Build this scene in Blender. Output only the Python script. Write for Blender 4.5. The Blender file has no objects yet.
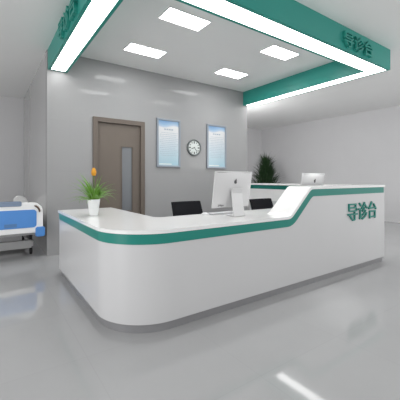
import bpy, bmesh, math, random
from mathutils import Vector, Matrix
PI = math.pi
SC = bpy.context.scene
C = SC.collection
SC.view_settings.view_transform = 'Standard'
SC.view_settings.look = 'None'
SC.view_settings.gamma = 1.0
SC.view_settings.use_curve_mapping = False
SC.view_settings.exposure = -0.08

# ------------------------------------------------------------------ materials
def principled(name, col, rough=0.5, metal=0.0, spec=0.5, coat=0.0, noise=0.0, nscale=8.0, trans=0.0):
    m = bpy.data.materials.new(name); m.use_nodes = True
    nt = m.node_tree; b = nt.nodes['Principled BSDF']
    b.inputs['Base Color'].default_value = (*col, 1)
    b.inputs['Roughness'].default_value = rough
    b.inputs['Metallic'].default_value = metal
    b.inputs['Specular IOR Level'].default_value = spec
    b.inputs['Coat Weight'].default_value = coat
    b.inputs['Coat Roughness'].default_value = 0.05
    b.inputs['Transmission Weight'].default_value = trans
    if noise:
        tc = nt.nodes.new('ShaderNodeTexCoord'); nz = nt.nodes.new('ShaderNodeTexNoise')
        nz.inputs['Scale'].default_value = nscale; nz.inputs['Detail'].default_value = 5
        nt.links.new(tc.outputs['Object'], nz.inputs['Vector'])
        mx = nt.nodes.new('ShaderNodeMix'); mx.data_type = 'RGBA'
        mx.inputs[6].default_value = (*[c*(1-noise) for c in col], 1)
        mx.inputs[7].default_value = (*[min(1, c*(1+noise)) for c in col], 1)
        nt.links.new(nz.outputs['Fac'], mx.inputs[0])
        nt.links.new(mx.outputs[2], b.inputs['Base Color'])
    return m

def emission(name, col, strength):
    m = bpy.data.materials.new(name); m.use_nodes = True
    nt = m.node_tree; nt.nodes.clear()
    e = nt.nodes.new('ShaderNodeEmission'); o = nt.nodes.new('ShaderNodeOutputMaterial')
    e.inputs[0].default_value = (*col, 1); e.inputs[1].default_value = strength
    nt.links.new(e.outputs[0], o.inputs[0]); return m

def tiled(name, col, rough, spec, axis, sx, sy, off=(0, 0), seam=0.93, width=0.003, noise=0.03):
    """large polished tiles with hairline seams, laid in object space; axis picks the two coordinates"""
    m = principled(name, col, rough, 0, spec); nt = m.node_tree; b = nt.nodes['Principled BSDF']
    tc = nt.nodes.new('ShaderNodeTexCoord'); sp = nt.nodes.new('ShaderNodeSeparateXYZ'); cb = nt.nodes.new('ShaderNodeCombineXYZ')
    nt.links.new(tc.outputs['Object'], sp.inputs[0])
    nt.links.new(sp.outputs[axis[0]], cb.inputs[0]); nt.links.new(sp.outputs[axis[1]], cb.inputs[1])
    mp = nt.nodes.new('ShaderNodeMapping'); mp.inputs['Location'].default_value = (off[0], off[1], 0)
    nt.links.new(cb.outputs[0], mp.inputs[0])
    br = nt.nodes.new('ShaderNodeTexBrick'); br.offset = 0; br.squash = 1
    br.inputs['Scale'].default_value = 1; br.inputs['Mortar Size'].default_value = width; br.inputs['Mortar Smooth'].default_value = 0.1
    br.inputs['Brick Width'].default_value = sx; br.inputs['Row Height'].default_value = sy
    br.inputs['Color1'].default_value = (*col, 1); br.inputs['Color2'].default_value = (*[c*0.985 for c in col], 1)
    br.inputs['Mortar'].default_value = (*[c*seam for c in col], 1)
    nt.links.new(mp.outputs[0], br.inputs['Vector'])
    nz = nt.nodes.new('ShaderNodeTexNoise'); nz.inputs['Scale'].default_value = 1.7; nz.inputs['Detail'].default_value = 6
    nt.links.new(tc.outputs['Object'], nz.inputs['Vector'])
    mr = nt.nodes.new('ShaderNodeMapRange'); mr.inputs[3].default_value = 1-noise; mr.inputs[4].default_value = 1+noise
    nt.links.new(nz.outputs['Fac'], mr.inputs[0])
    vm = nt.nodes.new('ShaderNodeVectorMath'); vm.operation = 'SCALE'
    nt.links.new(br.outputs['Color'], vm.inputs[0]); nt.links.new(mr.outputs[0], vm.inputs['Scale'])
    nt.links.new(vm.outputs[0], b.inputs['Base Color'])
    return m

M = dict(
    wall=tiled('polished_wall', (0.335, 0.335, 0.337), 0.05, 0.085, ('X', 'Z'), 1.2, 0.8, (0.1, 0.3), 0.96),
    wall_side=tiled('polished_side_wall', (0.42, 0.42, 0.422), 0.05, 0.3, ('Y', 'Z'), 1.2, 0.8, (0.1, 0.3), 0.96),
    paint=principled('grey_wall_paint', (0.68, 0.675, 0.685), 0.5, 0, 0.3, noise=0.03, nscale=2),
    ceil=principled('ceiling_paint', (0.85, 0.853, 0.845), 0.5, 0, 0.3, noise=0.015, nscale=1.5),
    floor=tiled('polished_floor_tile', (0.43, 0.43, 0.435), 0.06, 0.5, ('X', 'Y'), 0.8, 0.8, (0.25, 0.3), 0.95, noise=0.05),
    white=principled('white_lacquer', (0.63, 0.63, 0.637), 0.22, 0, 0.5, noise=0.01, nscale=3),
    top=principled('white_solid_surface', (0.88, 0.875, 0.87), 0.12, 0, 0.5, noise=0.01, nscale=5),
    teal=principled('teal_lacquer', (0.013, 0.235, 0.19), 0.3, 0, 0.35, noise=0.02, nscale=3),
    teal_paint=principled('teal_frame_paint', (0.030, 0.285, 0.24), 0.4, 0, 0.4, noise=0.02, nscale=3),
    teal_dark=principled('teal_lettering', (0.020, 0.27, 0.22), 0.4, 0, 0.4, noise=0.02, nscale=6),
    kick=principled('brushed_kick_metal', (0.30, 0.30, 0.31), 0.35, 0.3, 0.5, noise=0.05, nscale=20),
    door=principled('taupe_door_laminate', (0.155, 0.130, 0.110), 0.45, 0, 0.3, noise=0.04, nscale=6),
    door_frame=principled('taupe_door_frame', (0.145, 0.120, 0.102), 0.4, 0, 0.3, noise=0.03, nscale=6),
    frosted=principled('frosted_glass', (0.24, 0.255, 0.275), 0.25, 0, 0.6, noise=0.03, nscale=3, trans=0.25),
    steel=principled('brushed_steel', (0.5, 0.5, 0.52), 0.3, 0.9, 0.5, noise=0.03, nscale=30),
    alu=principled('computer_aluminium', (0.66, 0.66, 0.665), 0.32, 0.25, 0.5, noise=0.01, nscale=20),
    black_plastic=principled('black_plastic', (0.012, 0.012, 0.014), 0.4, 0, 0.4, noise=0.1, nscale=20),
    black_fabric=principled('black_mesh_fabric', (0.010, 0.010, 0.013), 0.8, 0, 0.2, noise=0.3, nscale=120),
    screen=principled('dark_screen_glass', (0.01, 0.01, 0.012), 0.08, 0, 0.5, noise=0.05, nscale=5),
    mark=principled('dark_grey_mark', (0.10, 0.10, 0.105), 0.3, 0, 0.5, noise=0.05, nscale=20),
    keys=principled('white_keys', (0.72, 0.72, 0.73), 0.4, 0, 0.4, noise=0.02, nscale=20),
    poster_frame=principled('slate_metal_frame', (0.26, 0.29, 0.33), 0.3, 0.5, 0.5, noise=0.03, nscale=10),
    ink=principled('pale_grey_ink', (0.33, 0.40, 0.47), 0.6, 0, 0.2, noise=0.05, nscale=30),
    clock_ring=principled('dark_clock_ring', (0.13, 0.145, 0.145), 0.3, 0.2, 0.5, noise=0.05, nscale=10),
    clock_face=principled('clock_face_white', (0.66, 0.70, 0.68), 0.4, 0, 0.4, noise=0.02, nscale=10),
    clock_ink=principled('clock_ink', (0.05, 0.065, 0.06), 0.5, 0, 0.3, noise=0.05, nscale=10),
    pot=principled('white_ceramic', (0.82, 0.83, 0.84), 0.25, 0, 0.5, noise=0.03, nscale=15),
    soil=principled('potting_soil', (0.03, 0.02, 0.014), 0.9, 0, 0.1, noise=0.5, nscale=60),
    grass=principled('bright_leaf', (0.16, 0.34, 0.05), 0.4, 0, 0.4, noise=0.6, nscale=14),
    palm=principled('dark_palm_leaf', (0.026, 0.060, 0.022), 0.5, 0, 0.4, noise=0.6, nscale=6),
    flower=principled('orange_petal', (0.72, 0.33, 0.03), 0.5, 0, 0.3, noise=0.3, nscale=25),
    stem=principled('green_stem', (0.09, 0.16, 0.03), 0.5, 0, 0.3, noise=0.3, nscale=25),
    bark=principled('brown_bark', (0.09, 0.06, 0.035), 0.8, 0, 0.2, noise=0.4, nscale=25),
    bed_white=principled('bed_white_plastic', (0.86, 0.86, 0.86), 0.3, 0, 0.5, noise=0.02, nscale=6),
    bed_blue=principled('bed_blue_plastic', (0.085, 0.27, 0.66), 0.3, 0, 0.5, noise=0.04, nscale=6),
    bed_slate=principled('bed_slate_plastic', (0.20, 0.26, 0.36), 0.4, 0, 0.4, noise=0.05, nscale=6),
    bed_plate=principled('bed_dull_blue_plate', (0.10, 0.22, 0.45), 0.4, 0, 0.4, noise=0.05, nscale=6),
    bed_frame=principled('bed_grey_steel', (0.42, 0.42, 0.42), 0.35, 0.2, 0.5, noise=0.04, nscale=6),
    bed_dark=principled('bed_brown_slot', (0.12, 0.075, 0.05), 0.5, 0, 0.3, noise=0.4, nscale=60),
    sheet=principled('white_sheet', (0.78, 0.78, 0.77), 0.8, 0, 0.2, noise=0.03, nscale=10),
    strip=emission('light_strip_diffuser', (1.0, 1.0, 0.995), 7.5),
    panel=emission('panel_light_diffuser', (1.0, 1.0, 0.995), 26),
)

# poster print: blue wave header on white, fading to pale blue at the foot (it is printed so)
def poster_print():
    m = principled('printed_notice', (0.8, 0.88, 0.93), 0.25, 0, 0.5); nt = m.node_tree; b = nt.nodes['Principled BSDF']
    tc = nt.nodes.new('ShaderNodeTexCoord'); sp = nt.nodes.new('ShaderNodeSeparateXYZ')
    nt.links.new(tc.outputs['Generated'], sp.inputs[0])
    wv = nt.nodes.new('ShaderNodeMath'); wv.operation = 'SINE'
    ml = nt.nodes.new('ShaderNodeMath'); ml.operation = 'MULTIPLY'; ml.inputs[1].default_value = 6.0
    nt.links.new(sp.outputs['X'], ml.inputs[0]); nt.links.new(ml.outputs[0], wv.inputs[0])
    am = nt.nodes.new('ShaderNodeMath'); am.operation = 'MULTIPLY'; am.inputs[1].default_value = 0.025
    nt.links.new(wv.outputs[0], am.inputs[0])
    ad = nt.nodes.new('ShaderNodeMath'); ad.operation = 'ADD'
    nt.links.new(sp.outputs['Z'], ad.inputs[0]); nt.links.new(am.outputs[0], ad.inputs[1])
    cr = nt.nodes.new('ShaderNodeValToRGB'); e = cr.color_ramp.elements
    e[0].position = 0.0; e[0].color = (0.36, 0.55, 0.64, 1)
    e[1].position = 1.0; e[1].color = (0.18, 0.32, 0.54, 1)
    for p, c in ((0.15, (0.52, 0.75, 0.87)), (0.45, (0.66, 0.80, 0.89)), (0.70, (0.80, 0.86, 0.90)), (0.86, (0.84, 0.88, 0.91)), (0.885, (0.52, 0.68, 0.86)), (0.93, (0.36, 0.56, 0.80))):
        x = e.new(p); x.color = (*[q*k for q, k in zip(c, (0.80, 0.76, 0.74))], 1)
    nt.links.new(ad.outputs[0], cr.inputs[0]); nt.links.new(cr.outputs[0], b.inputs['Base Color'])
    return m
M['print'] = poster_print()

# ------------------------------------------------------------------ mesh helpers
def add_box(bm, lo, hi, rot=None, piv=None):
    r = bmesh.ops.create_cube(bm, size=1)['verts']
    c = [(a+b)/2 for a, b in zip(lo, hi)]; s = [max(1e-5, b-a) for a, b in zip(lo, hi)]
    for v in r:
        v.co = Vector((v.co.x*s[0]+c[0], v.co.y*s[1]+c[1], v.co.z*s[2]+c[2]))
    if rot is not None:
        bmesh.ops.rotate(bm, verts=r, cent=Vector(piv if piv else c), matrix=rot)
    return r

def add_lathe(bm, prof, seg=32, cen=(0, 0, 0), rot=None):
    rings = []
    for r, z in prof:
        ring = []
        for i in range(seg):
            a = 2*PI*i/seg; p = Vector((r*math.cos(a), r*math.sin(a), z))
            if rot is not None: p = rot @ p
            ring.append(bm.verts.new(p+Vector(cen)))
        rings.append(ring)
    for a, b in zip(rings, rings[1:]):
        for i in range(seg):
            bm.faces.new((a[i], a[(i+1) % seg], b[(i+1) % seg], b[i]))
    for ring in (rings[0], rings[-1]):
        try: bm.faces.new(ring if ring is rings[-1] else list(reversed(ring)))
        except ValueError: pass

def add_tube(bm, pts, r, seg=10):
    pts = [Vector(p) for p in pts]; rings = []
    n = len(pts)
    for i, p in enumerate(pts):
        t = (pts[min(i+1, n-1)]-pts[max(i-1, 0)]).normalized()
        u = t.orthogonal().normalized() if i == 0 else (u - t*u.dot(t)).normalized()
        w = t.cross(u); rr = r[i] if isinstance(r, (list, tuple)) else r
        rings.append([bm.verts.new(p+u*rr*math.cos(2*PI*k/seg)+w*rr*math.sin(2*PI*k/seg)) for k in range(seg)])
    for a, b in zip(rings, rings[1:]):
        for i in range(seg): bm.faces.new((a[i], a[(i+1) % seg], b[(i+1) % seg], b[i]))
    bm.faces.new(list(reversed(rings[0]))); bm.faces.new(rings[-1])

def add_prism(bm, poly, d0, d1, plane='XY'):
    """closed polygon extruded from d0 to d1 along the axis normal to plane"""
    def mk(p, d):
        return {'XY': (p[0], p[1], d), 'XZ': (p[0], d, p[1]), 'YZ': (d, p[0], p[1])}[plane]
    a = [bm.verts.new(mk(p, d0)) for p in poly]; b = [bm.verts.new(mk(p, d1)) for p in poly]
    n = len(poly)
    bm.faces.new(a); bm.faces.new(list(reversed(b)))
    for i in range(n): bm.faces.new((a[i], b[i], b[(i+1) % n], a[(i+1) % n]))

def rrect(x0, y0, x1, y1, r, seg=6, corners=(1, 1, 1, 1)):
    out = []
    for (cx, cy, a0, k) in ((x1-r, y0+r, -90, 0), (x1-r, y1-r, 0, 1), (x0+r, y1-r, 90, 2), (x0+r, y0+r, 180, 3)):
        if corners[k]:
            for i in range(seg+1):
                a = math.radians(a0+90*i/seg); out.append((cx+r*math.cos(a), cy+r*math.sin(a)))
        else:
            out.append(((x1, y0), (x1, y1), (x0, y1), (x0, y0))[k])
    return out

def obj(name, bm, mat, parent=None, bevel=0.0, smooth=False, bseg=2, loc=None, rot=None):
    bmesh.ops.recalc_face_normals(bm, faces=bm.faces[:])
    me = bpy.data.meshes.new(name); bm.to_mesh(me); bm.free()
    o = bpy.data.objects.new(name, me); C.objects.link(o)
    me.materials.append(mat)
    if smooth:
        for p in me.polygons: p.use_smooth = True
    if parent: o.parent = parent
    if loc: o.location = loc
    if rot: o.rotation_euler = rot
    if bevel:
        b = o.modifiers.new('bevel', 'BEVEL'); b.width = bevel; b.segments = bseg
        b.limit_method = 'ANGLE'; b.angle_limit = math.radians(40)
    return o

def box(name, lo, hi, mat, parent=None, bevel=0.0):
    bm = bmesh.new(); add_box(bm, lo, hi); return obj(name, bm, mat, parent, bevel)

def thing(name, label, cat, loc=(0, 0, 0), rz=0.0, group=None):
    o = bpy.data.objects.new(name, None); C.objects.link(o); o.empty_display_size = 0.1
    o.location = loc; o.rotation_euler = (0, 0, rz); o['label'] = label; o['category'] = cat
    if group: o['group'] = group
    return o

def struct(name, bm, mat, parent=None, bevel=0.0):
    o = obj(name, bm, mat, parent, bevel)
    if not parent: o['kind'] = 'structure'
    return o

def dup(root, loc, rz, label):
    r = root.copy(); C.objects.link(r); r.location = loc; r.rotation_euler = (0, 0, rz); r['label'] = label
    for ch in list(root.children):
        c = ch.copy(); C.objects.link(c); c.parent = r
        for g in list(ch.children):
            d = g.copy(); C.objects.link(d); d.parent = c
    return r

def text_mesh(name, body, size, depth, offset, mat, parent, mtx, sx=1.0):
    cu = bpy.data.curves.new(name+'_curve', 'FONT'); cu.body = body; cu.size = 1.0
    cu.extrude = depth; cu.offset = offset; cu.align_x = 'LEFT'; cu.resolution_u = 4
    t = bpy.data.objects.new(name+'_tmp', cu); C.objects.link(t)
    dg = bpy.context.evaluated_depsgraph_get()
    me = bpy.data.meshes.new_from_object(t.evaluated_get(dg))
    bpy.data.objects.remove(t); bpy.data.curves.remove(cu)
    xs = [v.co.x for v in me.vertices]; ys = [v.co.y for v in me.vertices]
    w, h = max(xs)-min(xs), max(ys)-min(ys); mx, my = (max(xs)+min(xs))/2, (max(ys)+min(ys))/2
    W, H = size
    for v in me.vertices:                         # centred, scaled to W x H; x right, y up, z out of the wall
        v.co = Vector(((v.co.x-mx)/w*W, (v.co.y-my)/h*H, v.co.z))
    me.transform(mtx); me.name = name
    me.materials.clear(); me.materials.append(mat)
    o = bpy.data.objects.new(name, me); C.objects.link(o); o.parent = parent
    return o

def wall_frame(cx, cy, cz, right, out):
    r = Vector(right); o = Vector(out); u = Vector((0, 0, 1))
    m = Matrix((( r.x, u.x, o.x, cx), (r.y, u.y, o.y, cy), (r.z, u.z, o.z, cz), (0, 0, 0, 1)))
    return m

# ------------------------------------------------------------------ the setting
CEIL = 3.17; YB = 5.2; YF = 8.76; XW0, XW1 = 0.77, 4.96; XR = 9.16
XL, YN = -3.6, -3.2
bm = bmesh.new(); add_box(bm, (XL, YN, -0.1), (XR+0.2, YF+0.2, 0)); struct('floor', bm, M['floor'])
bm = bmesh.new(); add_box(bm, (XL, YN, CEIL), (XR+0.2, YF+0.2, CEIL+0.1)); struct('ceiling', bm, M['ceil'])
DX0, DX1, DZ = 1.49, 2.35, 2.185                    # door opening
bm = bmesh.new()
add_box(bm, (XW0, YB, 0), (DX0, YB+0.16, CEIL)); add_box(bm, (DX1, YB, 0), (XW1, YB+0.16, CEIL)); add_box(bm, (DX0, YB, DZ), (DX1, YB+0.16, CEIL))
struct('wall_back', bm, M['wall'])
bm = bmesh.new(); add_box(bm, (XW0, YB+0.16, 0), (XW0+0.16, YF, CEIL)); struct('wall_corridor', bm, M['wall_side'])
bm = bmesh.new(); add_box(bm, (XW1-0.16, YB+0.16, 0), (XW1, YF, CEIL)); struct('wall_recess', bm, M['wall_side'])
bm = bmesh.new(); add_box(bm, (XL, YF, 0), (XR+0.2, YF+0.2, CEIL)); struct('wall_far', bm, M['paint'])
bm = bmesh.new(); add_box(bm, (XR, 0.6, 0), (XR+0.2, YF, CEIL)); struct('wall_right', bm, M['paint'])
# door
d = bpy.data.objects.new('door_1', None); C.objects.link(d); d.location = (DX0, YB, 0); d['kind'] = 'structure'
w = DX1-DX0
bm = bmesh.new()
poly = [(-0.035, 0), (-0.035, DZ+0.035), (w+0.035, DZ+0.035), (w+0.035, 0), (w-0.045, 0), (w-0.045, DZ-0.045), (0.045, DZ-0.045), (0.045, 0)]
add_prism(bm, poly, -0.028, 0.16, 'XZ'); obj('door_frame', bm, M['door_frame'], d, 0.004)
# leaf with the narrow window cut through it
gx0, gx1, gz0, gz1 = 0.475, 0.665, 0.62, 1.745
bm = bmesh.new()
lx0, lx1, lz1 = 0.048, w-0.048, DZ-0.048
add_box(bm, (lx0, 0.02, 0.008), (gx0, 0.065, lz1)); add_box(bm, (gx1, 0.02, 0.008), (lx1, 0.065, lz1))
add_box(bm, (gx0, 0.02, gz1), (gx1, 0.065, lz1)); add_box(bm, (gx0, 0.02, 0.008), (gx1, 0.065, gz0))
lf = obj('door_leaf', bm, M['door'], d)
box('glass_pane', (gx0, 0.036, gz0), (gx1, 0.05, gz1), M['frosted'], lf)
bm = bmesh.new(); t = 0.014
for lo, hi in (((gx0-t, 0.012, gz0-t), (gx0, 0.02, gz1+t)), ((gx1, 0.012, gz0-t), (gx1+t, 0.02, gz1+t)), ((gx0, 0.012, gz1), (gx1, 0.02, gz1+t)), ((gx0, 0.012, gz0-t), (gx1, 0.02, gz0))): add_box(bm, lo, hi)
obj('window_bead', bm, M['door_frame'], lf)

# ------------------------------------------------------------------ hanging light frame
FX0, FX1, FY0 = 0.78, 5.11, 2.2; BW = 0.28; FB = 2.86
lf_t = thing('ceiling_light_frame', 'teal three sided ceiling frame with white light strips under it, hung above the reception desk', 'light', ((FX0+FX1)/2, FY0, CEIL))
def loc_poly(p): return [(x-(FX0+FX1)/2, y-FY0) for x, y in p]
bm = bmesh.new()
U = loc_poly([(FX0, YB), (FX0, FY0), (FX1, FY0), (FX1, YB), (FX1-BW, YB), (FX1-BW, FY0+BW+0.02), (FX0+BW, FY0+BW+0.02), (FX0+BW, YB)])
add_prism(bm, U, FB-CEIL+0.006, 0, 'XY'); obj('beam', bm, M['teal_paint'], lf_t)
e = 0.040
bm = bmesh.new()
Ui = loc_poly([(FX0+e, YB-0.05), (FX0+e, FY0+e), (FX1-e, FY0+e), (FX1-e, YB-0.05), (FX1-BW+e, YB-0.05), (FX1-BW+e, FY0+BW+0.02-e), (FX0+BW-e, FY0+BW+0.02-e), (FX0+BW-e, YB-0.05)])
add_prism(bm, Ui, FB-CEIL+0.001, FB-CEIL+0.006, 'XY'); obj('light_strip', bm, M['strip'], lf_t)
bm = bmesh.new()
def ring(bm, outer, inner, z0, z1):
    a = [bm.verts.new((*p, z0)) for p in outer]; b = [bm.verts.new((*p, z0)) for p in inner]
    c = [bm.verts.new((*p, z1)) for p in outer]; d2 = [bm.verts.new((*p, z1)) for p in inner]
    n = len(outer)
    for i in range(n):
        j = (i+1) % n
        bm.faces.new((a[i], a[j], b[j], b[i])); bm.faces.new((c[i], d2[i], d2[j], c[j]))
        bm.faces.new((a[i], c[i], c[j], a[j])); bm.faces.new((b[i], b[j], d2[j], d2[i]))
ring(bm, U, Ui, FB-CEIL, FB-CEIL+0.006); obj('rim', bm, M['teal_dark'], lf_t)
SIGN = '导诊台'
text_mesh('lettering', SIGN, (0.73, 0.205), 0.02, 0.012, M['teal_dark'], lf_t,
          wall_frame(4.13-(FX0+FX1)/2, -0.02, 2.995-CEIL, (1, 0, 0), (0, -1, 0)))
text_mesh('lettering', SIGN, (0.90, 0.235), 0.02, 0.012, M['teal_dark'], lf_t,
          wall_frame(FX0-(FX0+FX1)/2-0.02, 3.74-FY0, 3.01-CEIL, (0, -1, 0), (-1, 0, 0)))

# ------------------------------------------------------------------ ceiling panels
PW, PD = 0.60, 0.30
def panel(x, y, label):
    t = thing('ceiling_panel_light', label, 'light', (x, y, CEIL), 0, 'small panel lights in the ceiling')
    bm = bmesh.new()
    o = [(-PW/2, -PD/2), (PW/2, -PD/2), (PW/2, PD/2), (-PW/2, PD/2)]; k = 0.012
    i = [(-PW/2+k, -PD/2+k), (PW/2-k, -PD/2+k), (PW/2-k, PD/2-k), (-PW/2+k, PD/2-k)]
    ring(bm, o, i, -0.008, 0); obj('frame', bm, M['bed_white'], t)
    box('diffuser', (-PW/2+k, -PD/2+k, -0.006), (PW/2-k, PD/2-k, -0.001), M['panel'], t)
    return t
p0 = panel(2.04, 3.25, 'white rectangular ceiling panel light near the corner of the left and front light strips')
dup(p0, (2.03, 4.39, CEIL), 0, 'white rectangular ceiling panel light above the brown door')
dup(p0, (3.80, 4.41, CEIL), 0, 'white rectangular ceiling panel light above the right-hand framed notice')
dup(p0, (3.80, 3.25, CEIL), 0, 'white rectangular ceiling panel light beside the right teal beam')

# ------------------------------------------------------------------ reception desk
DXL, DXR, DYF, DYL, DYR = 0.75, 4.69, 2.1, 4.13, 4.62
RC = 0.45
LO, HI, X1, X2, TH = 0.79, 1.095, 2.615, 2.955, math.radians(42)
def gsoft(u, w):
    return 0 if u < -w else (u if u > w else (u+w)**2/(4*w))
def zline(x, d):
    k = d*math.tan(TH/2); s = (HI-LO)/(X2-X1); wl = 0.035+0.4*d; wh = 0.035
    return LO-d+s*(gsoft(x-X1-k, wl)-gsoft(x-X2-k, wh))
# plan stations: point, outward normal, is the point on the raised side
ST = []
n = 12
for i in range(n+1): ST.append(((DXL, DYL+(DYF+RC-DYL)*i/n), (-1, 0)))
for i in range(1, 17):
    a = PI+PI/2*i/16; ST.append(((DXL+RC+RC*math.cos(a), DYF+RC+RC*math.sin(a)), (math.cos(a), math.sin(a))))
xs = [1.5, 1.8, 2.1, 2.4]+[2.45+0.0125*i for i in range(61)]+[3.3, 3.6, 4.0, 4.4]
for x in xs: ST.append(((x, DYF), (0, -1)))
FRONT_END = len(ST)
ST.append(((DXR, DYF), (1, -1)))
for i in range(1, 9): ST.append(((DXR, DYF+(DYR-DYF)*i/8), (1, 0)))
def sweep(bm, st, out, inn, zlo, zhi):
    """solid band along stations between offsets out/inn (outwards +) and heights zlo/zhi (functions of the station)"""
    rows = []
    for (p, nn) in st:
        q = lambda o, z: bm.verts.new((p[0]+nn[0]*o, p[1]+nn[1]*o, z))
        a, b = zlo(p), zhi(p)
        rows.append((q(out, a), q(out, b), q(inn, b), q(inn, a)))
    for r, s in zip(rows, rows[1:]):
        for i in range(4): bm.faces.new((r[i], s[i], s[(i+1) % 4], r[(i+1) % 4]))
    bm.faces.new(rows[0]); bm.faces.new(list(reversed(rows[-1])))
def zf(d):
    return lambda p: (zline(p[0], d) if p[1] < DYF+0.01 else (LO-d if p[0] < 2.0 else HI-d))
desk = thing('reception_desk', 'long white reception desk with a teal stripe, rounded front corner and raised right end', 'desk', (2.7, 2.6, 0))
OFF = Vector((2.7, 2.6, 0))
def dobj(name, bm, mat, parent=desk, bevel=0, smooth=False):
    bmesh.ops.translate(bm, verts=bm.verts[:], vec=-OFF); o = obj(name, bm, mat, parent, bevel)
    return o
def soften(o):
    for p in o.data.polygons: p.use_smooth = True
    o.data.set_sharp_from_angle(angle=math.radians(30))
TT, TB = 0.029, 0.109
bm = bmesh.new(); sweep(bm, ST, 0, -0.20, lambda p: 0.07, zf(TT)); soften(dobj('body', bm, M['white']))
bm = bmesh.new(); sweep(bm, ST, -0.018, -0.15, lambda p: 0.0, lambda p: 0.07); soften(dobj('plinth', bm, M['kick']))
st2 = ST[:FRONT_END]+[((DXR-0.024, DYF), (0, -1))]
bm = bmesh.new(); sweep(bm, st2, 0.004, -0.004, zf(TB), zf(TT)); soften(dobj('stripe', bm, M['teal']))
# inner face of the right wing carries the stripe too
box('stripe', (DXR-0.204-2.7, DYF+0.30-2.6, HI-TB), (DXR-0.198-2.7, DYR-2.6, HI-TT), M['teal'], desk)
box('brightened_panel', (DXR-0.216-2.7, DYF+0.31-2.6, LO-TT+0.0), (DXR-0.2005-2.7, DYR-2.6, HI-TB), M['top'], desk)  # added panel; its paler white stands in for light on the inner face
# low counter: one slab
XS = 2.45
outer = [(p[0]+nn[0]*0.012, p[1]+nn[1]*0.012) for p, nn in ST if p[0] <= XS+0.001 and p[1] < DYL+0.01 and p[0] < 3]
poly = outer+[(XS, DYF+0.30), (DXR-0.22, DYF+0.30), (DXR-0.22, 2.80), (1.50, 2.80)]
for i in range(7):
    a = math.radians(270-90*i/6); poly.append((1.50+0.09*math.cos(a), 2.89+0.09*math.sin(a)))
poly += [(1.41, DYL+0.02), (DXL-0.012, DYL+0.02)]
bm = bmesh.new(); add_prism(bm, poly, LO-TT, LO, 'XY')
bmesh.ops.triangulate(bm, faces=[f for f in bm.faces if len(f.verts) > 4])
dobj('countertop', bm, M['top'])
# ramp and raised ledge: continues the slab upwards and round the right end
st3 = [((min(s[0][0], DXR-0.010), s[0][1]), s[1]) for s in ST if s[0][0] >= XS-0.001]
bm = bmesh.new(); sweep(bm, st3, 0.012, -0.30, zf(TT), zf(0)); soften(dobj('raised_ledge', bm, M['top']))
# inner support panel of the left wing and back end panel
bm = bmesh.new(); add_box(bm, (1.30, 2.9, 0), (1.33, DYL, LO-TT)); add_box(bm, (DXL+0.2, DYL-0.03, 0), (1.30, DYL, LO-TT)); dobj('support_panel', bm, M['white'])
text_mesh('lettering', SIGN, (0.72, 0.232), 0.009, 0.006, M['teal'], desk,
          wall_frame(4.075-2.7, DYF-0.009-2.6, 0.762, (1, 0, 0), (0, -1, 0)))

# ------------------------------------------------------------------ wall notices and clock
def notice(x0, x1, z0, z1, label):
    W, H = x1-x0, z1-z0
    t = thing('framed_notice', label, 'notice', ((x0+x1)/2, YB, (z0+z1)/2), 0, 'framed notices on the back wall')
    k = 0.036
    o = [(-W/2, -H/2), (W/2, -H/2), (W/2, H/2), (-W/2, H/2)]; i = [(-W/2+k, -H/2+k), (W/2-k, -H/2+k), (W/2-k, H/2-k), (-W/2+k, H/2-k)]
    bm = bmesh.new(); ring(bm, o, i, 0, 0.035)
    bmesh.ops.rotate(bm, verts=bm.verts[:], cent=(0, 0, 0), matrix=Matrix.Rotation(PI/2, 3, 'X'))
    obj('frame', bm, M['poster_frame'], t, 0.004)
    box('printed_sheet', (-W/2+k, -0.02, -H/2+k), (W/2-k, -0.002, H/2-k), M['print'], t)
    bm = bmesh.new(); rnd = random.Random(7)
    def bar(x, z, w, h): add_box(bm, (x, -0.022, z-h/2), (x+w, -0.02, z+h/2))
    zt = H/2-k-0.165
    for q in range(4): bar(-0.10+q*0.052, zt, 0.038, 0.026)
    z = zt-0.065; ln = 0
    while z > -H/2+0.22:
        x = -W/2+k+0.035+(0.03 if ln % 3 == 0 else 0); end = W/2-k-0.04-(rnd.random()*0.18 if ln % 3 == 2 else 0)
        while x < end:
            w2 = 0.012+rnd.random()*0.02; bar(x, z, w2, 0.008); x += w2+0.010
        z -= 0.036; ln += 1
    obj('printed_text', bm, M['ink'], t)
    box('footer_band', (-W/2+k+0.02, -0.0215, -H/2+k+0.015), (W*0.12, -0.02, -H/2+k+0.035), M['clock_face'], t)
    return t
notice(2.625, 3.14, 1.405, 2.33, 'blue and white notice in a slate frame nearest the door, left of the clock')
notice(3.79, 4.31, 1.405, 2.335, 'blue and white notice in a slate frame right of the clock, above the big computer')
t = thing('wall_clock', 'round wall clock with dark rim and pale face between the two framed notices', 'clock', (3.47, YB, 1.815))
RX = Matrix.Rotation(PI/2, 3, 'X')
bm = bmesh.new(); add_lathe(bm, [(0.166, 0), (0.172, 0.015), (0.168, 0.035), (0.150, 0.042), (0.138, 0.034), (0.138, 0.02)], 48, (0, 0, 0), RX); obj('rim', bm, M['clock_ring'], t, smooth=True)
bm = bmesh.new(); add_lathe(bm, [(0.139, 0.012), (0.139, 0.024)], 48, (0, 0, 0), RX); obj('dial', bm, M['clock_face'], t)
for h in range(12):
    bm = bmesh.new(); a = h*PI/6; L = 0.03 if h % 3 else 0.045; ww = 0.007 if h % 3 else 0.011
    add_box(bm, (-ww, -0.0265, 0.128-L), (ww, -0.024, 0.128), Matrix.Rotation(a, 3, 'Y'), (0, 0, 0))
    obj('hour_mark', bm, M['clock_ink'], t)
bm = bmesh.new(); add_box(bm, (-0.007, -0.029, -0.015), (0.007, -0.027, 0.075), Matrix.Rotation(math.radians(252), 3, 'Y'), (0, 0, 0)); obj('hour_hand', bm, M['clock_ink'], t)
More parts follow.
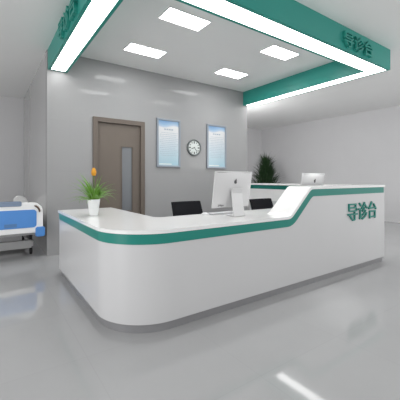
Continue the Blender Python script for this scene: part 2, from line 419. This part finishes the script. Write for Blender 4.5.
bm = bmesh.new(); add_box(bm, (-0.005, -0.032, -0.02), (0.005, -0.030, 0.105), Matrix.Rotation(math.radians(140), 3, 'Y'), (0, 0, 0)); obj('minute_hand', bm, M['clock_ink'], t)

# ------------------------------------------------------------------ office chairs
def make_chair(loc, rz, label):
    t = thing('office_chair', label, 'chair', loc, rz, 'office chairs behind the desk')   # faces -Y at rz 0
    bm = bmesh.new()
    poly = rrect(-0.245, -0.25, 0.245, 0.22, 0.07); add_prism(bm, poly, 0.41, 0.475, 'XY'); obj('seat', bm, M['black_fabric'], t, 0.018, bseg=3)
    bm = bmesh.new()
    # backrest: slightly curved, leaning back
    N, K = 14, 10; zb, zt = 0.52, 0.880
    def bp(u, v, s):
        x = (u-0.5)*0.47*(1-0.04*v); z = zb+(zt-zb)*v; y = 0.17+0.13*v - 0.03*(2*u-1)**2 + s
        return (x, y, z)
    F_ = [[bm.verts.new(bp(i/N, j/K, 0)) for i in range(N+1)] for j in range(K+1)]
    B_ = [[bm.verts.new(bp(i/N, j/K, 0.035)) for i in range(N+1)] for j in range(K+1)]
    for j in range(K):
        for i in range(N):
            bm.faces.new((F_[j][i], F_[j][i+1], F_[j+1][i+1], F_[j+1][i])); bm.faces.new((B_[j][i], B_[j+1][i], B_[j+1][i+1], B_[j][i+1]))
    for i in range(N):
        bm.faces.new((F_[0][i], B_[0][i], B_[0][i+1], F_[0][i+1])); bm.faces.new((F_[K][i], F_[K][i+1], B_[K][i+1], B_[K][i]))
    for j in range(K):
        bm.faces.new((F_[j][0], F_[j+1][0], B_[j+1][0], B_[j][0])); bm.faces.new((F_[j][N], B_[j][N], B_[j+1][N], F_[j+1][N]))
    obj('backrest', bm, M['black_fabric'], t, 0.01, bseg=3)
    bm = bmesh.new(); add_tube(bm, [(0, 0.10, 0.40), (0, 0.27, 0.42), (0, 0.30, 0.56), (0, 0.305, 0.66)], 0.02); obj('back_support', bm, M['black_plastic'], t, smooth=True)
    for s in (-1, 1):
        bm = bmesh.new(); add_tube(bm, [(s*0.24, 0.0, 0.43), (s*0.285, 0.0, 0.46), (s*0.285, 0.02, 0.64)], 0.014); 
        a = obj('armrest', bm, M['steel'], t, smooth=True)
        bm = bmesh.new(); add_prism(bm, rrect(s*0.285-0.03, -0.14, s*0.285+0.03, 0.13, 0.025), 0.64, 0.668, 'XY'); obj('arm_pad', bm, M['bed_white'], a, 0.006)
    bm = bmesh.new(); add_lathe(bm, [(0.03, 0.09), (0.03, 0.24), (0.018, 0.24), (0.018, 0.41)], 20); obj('gas_lift', bm, M['steel'], t)
    for k in range(5):
        a = 2*PI*k/5+0.3; c, s = math.cos(a), math.sin(a)
        bm = bmesh.new(); add_tube(bm, [(0.02*c, 0.02*s, 0.105), (0.16*c, 0.16*s, 0.10), (0.29*c, 0.29*s, 0.078)], [0.026, 0.022, 0.016]); lg = obj('base_leg', bm, M['steel'], t, smooth=True)
        bm = bmesh.new(); add_lathe(bm, [(0.006, -0.02), (0.028, -0.018), (0.03, 0), (0.028, 0.018), (0.006, 0.02)], 18, (0.29*c, 0.29*s, 0.031), Matrix.Rotation(a+PI/2, 3, 'Z') @ RX); obj('caster', bm, M['black_plastic'], lg, smooth=True)
    return t
ch = make_chair((2.205, 3.20, 0), 0, 'black office chair behind the low counter, under the clock')
dup(ch, (3.43, 3.02, 0), 0, 'black office chair between the computers, in front of the raised right end')

# ------------------------------------------------------------------ computers
APPLE = [(0, .62), (.10, .66), (.24, .70), (.40, .62), (.50, .50), (.42, .42), (.36, .30), (.36, .14), (.42, .02), (.54, -.08), (.48, -.26), (.36, -.46), (.22, -.58), (.10, -.56), (0, -.53),
         (-.10, -.56), (-.24, -.58), (-.40, -.42), (-.52, -.16), (-.56, .10), (-.52, .36), (-.40, .58), (-.24, .68), (-.10, .66)]
LEAF = [(0.0, .74), (.04, .90), (.14, 1.02), (.28, 1.08), (.27, .94), (.17, .80)]
def make_computer(loc, rz, label):
    t = thing('desktop_computer', label, 'computer', loc, rz, 'all-in-one computers on the counter')    # screen faces +Y, back faces -Y at rz 0
    tilt = Matrix.Rotation(math.radians(9), 3, 'X')
    W, zb, zt = 0.508, 0.088, 0.470
    bm = bmesh.new()
    # back shell: thin at the rim, bulging to the middle (towards -Y)
    NU, NV = 18, 14
    def sh(u, v):
        a, b = 2*u-1, 2*v-1
        d = 0.022*(1-abs(a)**2.6)*(1-abs(b)**2.6)
        return (a*W/2, -0.006-d, zb+(zt-zb)*v)
    G = [[bm.verts.new(sh(i/NU, j/NV)) for i in range(NU+1)] for j in range(NV+1)]
    for j in range(NV):
        for i in range(NU): bm.faces.new((G[j][i], G[j][i+1], G[j+1][i+1], G[j+1][i]))
    rim = [G[0][i] for i in range(NU)]+[G[j][NU] for j in range(NV)]+[G[NV][i] for i in range(NU, 0, -1)]+[G[j][0] for j in range(NV, 0, -1)]
    fr = [bm.verts.new((v.co.x, 0.006, v.co.z)) for v in rim]
    for i in range(len(rim)):
        j = (i+1) % len(rim); bm.faces.new((rim[i], fr[i], fr[j], rim[j]))
    bm.faces.new(fr)
    piv = Vector((0, 0.0, 0.29))
    def lean(bm):
        bmesh.ops.rotate(bm, verts=bm.verts[:], cent=piv, matrix=tilt)
        return bm
    s = obj('back_shell', lean(bm), M['alu'], t)
    for p in s.data.polygons: p.use_smooth = True
    s.data.set_sharp_from_angle(angle=math.radians(40))
    bm = bmesh.new(); add_box(bm, (-W/2+0.008, 0.006, zb+0.07), (W/2-0.008, 0.009, zt-0.008)); obj('screen', lean(bm), M['screen'], s)
    bm = bmesh.new(); add_box(bm, (-0.10, -0.0085, zt-0.012), (0.10, -0.007, zt-0.009)); bmesh.ops.scale(bm, verts=bm.verts[:], vec=(2.3, 1, 1)); obj('vent', lean(bm), M['mark'], s)
    k = 0.031
    bm = bmesh.new()
    yl = -0.0285
    add_prism(bm, [(x*k+0.008, 0.362+z*k) for x, z in APPLE], yl-0.002, yl+0.01, 'XZ'); add_prism(bm, [(x*k+0.008, 0.362+z*k) for x, z in LEAF], yl-0.002, yl+0.01, 'XZ')
    obj('emblem', lean(bm), M['mark'], s)
    o = text_mesh('lettering', 'iMac', (0.075, 0.02), 0.001, 0.0, M['mark'], s, Matrix.Translation(piv) @ tilt.to_4x4() @ Matrix.Translation(-piv) @ wall_frame(-0.155, -0.0225, 0.116, (1, 0, 0), (0, -1, 0)))
    # stand: bent plate with a foot
    bm = bmesh.new()
    prof = [(0.09, 0.0), (-0.085, 0.0), (-0.088, 0.010), (-0.066, 0.10), (-0.045, 0.24), (-0.055, 0.29), (-0.03, 0.29), (-0.035, 0.24), (-0.056, 0.10), (-0.072, 0.010), (0.09, 0.007)]
    add_prism(bm, prof, -0.074, 0.074, 'YZ'); bmesh.ops.translate(bm, verts=bm.verts[:], vec=(0.022, 0, 0))
    obj('stand', bm, M['alu'], t, 0.003)
    return t
comp = make_computer((2.145, 2.47, LO+0.001), 0, 'silver all-in-one computer seen from behind on the low counter, keyboard behind it')
dup(comp, (3.735, 2.62, LO+0.001), 0, 'silver all-in-one computer half hidden behind the raised right end of the desk')
t = thing('keyboard', 'slim silver keyboard on the low counter behind the big computer', 'keyboard', (2.20, 2.69, LO+0.001), 0.03)
bm = bmesh.new(); add_prism(bm, rrect(-0.205, -0.055, 0.205, 0.055, 0.012), 0.0, 0.012, 'XY'); obj('case', bm, M['steel'], t, 0.002)
bm = bmesh.new()
for r in range(5):
    for c in range(13): add_box(bm, (-0.195+c*0.030, -0.049+r*0.020, 0.012), (-0.195+c*0.030+0.026, -0.049+r*0.020+0.016, 0.016))
obj('keys', bm, M['keys'], t)
bm = bmesh.new()
add_lathe(bm, [(0.030, 0), (0.033, 0.006), (0.031, 0.016), (0.022, 0.025), (0.010, 0.029), (0.001, 0.030)], 28)
bmesh.ops.scale(bm, verts=bm.verts[:], vec=(1, 1.7, 0.85))
t = obj('computer_mouse', bm, M['keys'], None, smooth=True, loc=(1.955, 2.70, LO+0.001)); t['label'] = 'white computer mouse on the low counter beside the keyboard'; t['category'] = 'mouse'

# ------------------------------------------------------------------ plants
def add_blade(bm, base, az, lean0, length, width, droop, seg=7):
    p = Vector(base); el = PI/2-lean0; side = Vector((-math.sin(az), math.cos(az), 0)); L = []; 
    for i in range(seg+1):
        f = i/seg; wv = width*(0.55+0.45*math.sin(PI*min(1, f*1.3)))*(1-f**3)+0.0004
        dirv = Vector((math.cos(az)*math.cos(el), math.sin(az)*math.cos(el), math.sin(el)))
        nrm = side.cross(dirv)
        L.append((bm.verts.new(p-side*wv), bm.verts.new(p+nrm*wv*0.45), bm.verts.new(p+side*wv)))
        p = p+dirv*(length/seg); el -= droop/seg*(0.4+1.2*f)
    for a, b in zip(L, L[1:]):
        bm.faces.new((a[0], a[1], b[1], b[0])); bm.faces.new((a[1], a[2], b[2], b[1]))

t = thing('potted_plant', 'small grassy plant with an orange flower in a white pot on the desk', 'plant', (0.952, 3.36, LO+0.001))
bm = bmesh.new(); add_lathe(bm, [(0.042, 0), (0.044, 0.004), (0.066, 0.165), (0.066, 0.172), (0.058, 0.172), (0.056, 0.150), (0.001, 0.149)], 32); obj('pot', bm, M['pot'], t, smooth=False)
bm = bmesh.new(); add_lathe(bm, [(0.055, 0.149), (0.03, 0.156), (0.001, 0.158)], 24); obj('soil', bm, M['soil'], t)
rnd = random.Random(4); bm = bmesh.new()
for i in range(105):
    az = rnd.random()*2*PI; r = rnd.random()*0.035; ln = 0.18+rnd.random()*0.17
    add_blade(bm, (r*math.cos(az), r*math.sin(az), 0.152), az+rnd.uniform(-.3, .3), rnd.uniform(0.1, 1.35)*(1.0 if math.cos(az-2.53) > -0.2 else 0.72), ln*(1.12 if math.cos(az-2.53) > 0.3 else 0.9), rnd.uniform(0.0045, 0.009), rnd.uniform(0.6, 2.3))
for az, le, ln in ((2.5, 0.33, 0.34), (2.2, 0.25, 0.27), (0.2, 0.2, 0.25)):
    add_blade(bm, (0, 0, 0.152), az, le, ln, 0.008, 0.15)
obj('leaves', bm, M['grass'], t, smooth=True)
bm = bmesh.new(); add_tube(bm, [(0, 0, 0.15), (0.003, 0.002, 0.28), (0.0, 0.0, 0.43)], 0.005, 8); obj('stem', bm, M['stem'], t, smooth=True)
bm = bmesh.new()
for k in range(6):
    az = k*PI/3; c, s = math.cos(az), math.sin(az); sd = Vector((-s, c, 0)); L = []
    for i in range(8):
        f = i/7; rr = 0.004+0.018*math.sin(PI*min(1, 0.15+f*0.85)); ww = 0.0145*math.sin(PI*(0.12+0.86*f))
        p = Vector((c*rr, s*rr, 0.425+0.085*f)); L.append((bm.verts.new(p-sd*ww), bm.verts.new(p+Vector((c, s, 0))*0.006), bm.verts.new(p+sd*ww)))
    for a, b in zip(L, L[1:]):
        bm.faces.new((a[0], a[1], b[1], b[0])); bm.faces.new((a[1], a[2], b[2], b[1]))
obj('flower', bm, M['flower'], t, smooth=True)

t = thing('potted_palm', 'tall dark green bushy plant in the far corner behind the raised desk end', 'plant', (7.84, 7.32, 0))
bm = bmesh.new(); add_lathe(bm, [(0.17, 0), (0.175, 0.01), (0.23, 0.42), (0.235, 0.45), (0.215, 0.45), (0.205, 0.40), (0.002, 0.395)], 36); obj('pot', bm, M['pot'], t)
bm = bmesh.new(); add_lathe(bm, [(0.204, 0.396), (0.10, 0.41), (0.002, 0.415)], 24); obj('soil', bm, M['soil'], t)
bm = bmesh.new(); rnd = random.Random(11); tips = []
for k in range(6):
    a = k*PI/3; r = 0.07; tp = (0.13*math.cos(a), 0.13*math.sin(a), 1.0+0.12*k); add_tube(bm, [(r*math.cos(a), r*math.sin(a), 0.4), (0.09*math.cos(a), 0.09*math.sin(a), 0.8), tp], [0.022, 0.018, 0.01], 8)
obj('stems', bm, M['bark'], t, smooth=True)
bm = bmesh.new()
for i in range(820):
    f = rnd.random(); z = 0.66+1.06*f; R = 0.45*(1-f*0.88); az = rnd.random()*2*PI; rr = R*rnd.random()**0.5
    add_blade(bm, (rr*math.cos(az), rr*math.sin(az), z), az+rnd.uniform(-.6, .6), rnd.uniform(0.15, 1.25)*(1-0.45*f), rnd.uniform(0.26, 0.50), rnd.uniform(0.011, 0.022), rnd.uniform(0.2, 1.3), 5)
obj('leaves', bm, M['palm'], t, smooth=True)

# ------------------------------------------------------------------ hospital bed in the corridor
BX, BY0, BY1 = 0.22, 5.08, 7.10        # centre line, near board, far board
t = thing('hospital_bed', 'white and blue hospital bed standing in the corridor left of the desk', 'bed', (BX, 6.1, 0))
HW = 0.475
def board(y, sgn, z1):
    """end board: rounded white panel with blue inset on the outer face (sgn = outward Y)"""
    yy = y-6.1
    bm = bmesh.new()
    outl = rrect(-HW, 0.395, HW, z1, 0.14, 8, (0, 1, 1, 0))
    if sgn > 0:                                    # the head end dips between two rounded corner handles
        n = len(outl)//2
        outl = outl[:10]+[(HW-0.20, z1), (HW-0.24, z1-0.05), (HW-0.26, z1-0.20), (-HW+0.26, z1-0.20), (-HW+0.24, z1-0.05), (-HW+0.20, z1)]+outl[10:]
    add_prism(bm, outl, yy-0.022, yy+0.022, 'XZ'); bd = obj('end_board', bm, M['bed_white'], t, 0.012, bseg=3)
    bm = bmesh.new(); a = yy+sgn*0.022
    add_prism(bm, rrect(-HW+0.09, 0.475, HW-0.085, z1-(0.105 if sgn < 0 else 0.24), 0.045, 6), min(a, a+sgn*0.006), max(a, a+sgn*0.006), 'XZ'); pn = obj('blue_panel', bm, M['bed_blue'], bd, 0.003)
    pn['label'] = 'blue inset panel'
    if sgn < 0:
        bm = bmesh.new(); add_prism(bm, rrect(-0.20, z1-0.05, 0.20, z1+0.02, 0.02, 5), yy-0.034, yy+0.034, 'XZ'); obj('grip', bm, M['bed_slate'], bd, 0.006)
    bm = bmesh.new(); a2 = a+sgn*0.006
    add_box(bm, (-0.01, min(a2, a2+sgn*0.003), 0.495), (0.14, max(a2, a2+sgn*0.003), 0.545)); obj('name_plate', bm, M['bed_plate'], bd)
    for s in (-1, 1):
        bm = bmesh.new(); pts = []
        for k in range(7):
            an = math.radians(75-80*k/6); pts.append((s*(HW-0.14+0.095*math.cos(an)), a+sgn*0.002, z1-0.14+0.095*math.sin(an)))
        add_tube(bm, pts, [0.006]+[0.013]*5+[0.006], 8); obj('hand_slot', bm, M['bed_dark'], bd, smooth=True)
    for s in (-1, 1):
        bm = bmesh.new(); add_prism(bm, rrect(s*HW-(0.10 if s > 0 else 0.025), 0.335, s*HW+(0.025 if s > 0 else 0.10), 0.48, 0.03, 5), yy-0.05, yy+0.05, 'XZ'); bo = obj('corner_bumper', bm, M['bed_blue'], t, 0.015, bseg=3); bo['label'] = 'blue plastic corner bumper'
board(BY0, -1, 0.84); board(BY1, 1, 0.845)
bm = bmesh.new()
for s in (-1, 1): add_box(bm, (s*0.42-0.02, -0.99, 0.34), (s*0.42+0.02, 0.97, 0.41))
for y in (-0.9, -0.3, 0.3, 0.9): add_box(bm, (-0.42, y-0.02, 0.35), (0.42, y+0.02, 0.40))
obj('bed_frame', bm, M['bed_frame'], t)
bm = bmesh.new(); add_prism(bm, rrect(-0.44, -0.98, 0.44, 0.96, 0.05), 0.41, 0.55, 'XY'); obj('mattress', bm, M['sheet'], t, 0.03, bseg=3)
bm = bmesh.new()
for s in (-1, 1): add_box(bm, (s*0.36-0.025, -0.72, 0.14), (s*0.36+0.025, 0.72, 0.22))
for y in (-0.70, 0.70): add_box(bm, (-0.36, y-0.03, 0.12), (0.36, y+0.03, 0.24))
ba = obj('base_frame', bm, M['bed_frame'], t, 0.005)
for sx in (-1, 1):
    for y in (-0.62, 0.62):
        bm = bmesh.new(); add_box(bm, (sx*0.36-0.02, y-0.03, 0.19), (sx*0.36+0.02, y+0.03, 0.36)); obj('lift_column', bm, M['black_plastic'], t)
        bm = bmesh.new(); add_tube(bm, [(sx*0.36, y, 0.14), (sx*0.36, y, 0.06)], 0.018, 10); add_lathe(bm, [(0.01, -0.02), (0.05, -0.018), (0.055, 0), (0.05, 0.018), (0.01, 0.02)], 20, (sx*0.36, y, 0.055), Matrix.Rotation(PI/2, 3, 'Y')); obj('caster', bm, M['black_plastic'], t, smooth=True)

# ------------------------------------------------------------------ light, camera
W_ = bpy.data.worlds.new('daylight'); SC.world = W_; W_.use_nodes = True
W_.node_tree.nodes['Background'].inputs[0].default_value = (1.0, 1.0, 1.0, 1)
W_.node_tree.nodes['Background'].inputs[1].default_value = 1.2
def fill_light(name, loc, watts, radius):
    l = bpy.data.lights.new(name, 'POINT'); l.energy = watts; l.shadow_soft_size = radius
    o = bpy.data.objects.new(name, l); C.objects.link(o); o.location = loc
fill_light('recess_fill', (5.3, 6.1, 2.3), 80, 0.25)        # added fill, hidden behind the back wall, to brighten the right side
al = bpy.data.lights.new('left_fill', 'AREA'); al.shape = 'RECTANGLE'; al.size = 3.0; al.size_y = 2.2; al.energy = 58
ao = bpy.data.objects.new('left_fill', al); C.objects.link(ao)          # added out-of-view fill for the desk's left face, floor and bed
ao.location = (-3.5, 1.6, 1.35); ao.rotation_euler = (0, -PI/2, 0)
fill_light('right_fill', (7.4, -0.3, 2.1), 90, 0.5)        # added out-of-view fill that lifts the right wall and ceiling
cam = bpy.data.cameras.new('camera'); co = bpy.data.objects.new('camera', cam); C.objects.link(co)
co.location = (0, 0, 1.18); co.rotation_euler = (PI/2, 0, -math.atan(307/440))
cam.sensor_width = 36; cam.lens = 307/400*36; cam.shift_y = -21/400; cam.clip_end = 100
SC.camera = co
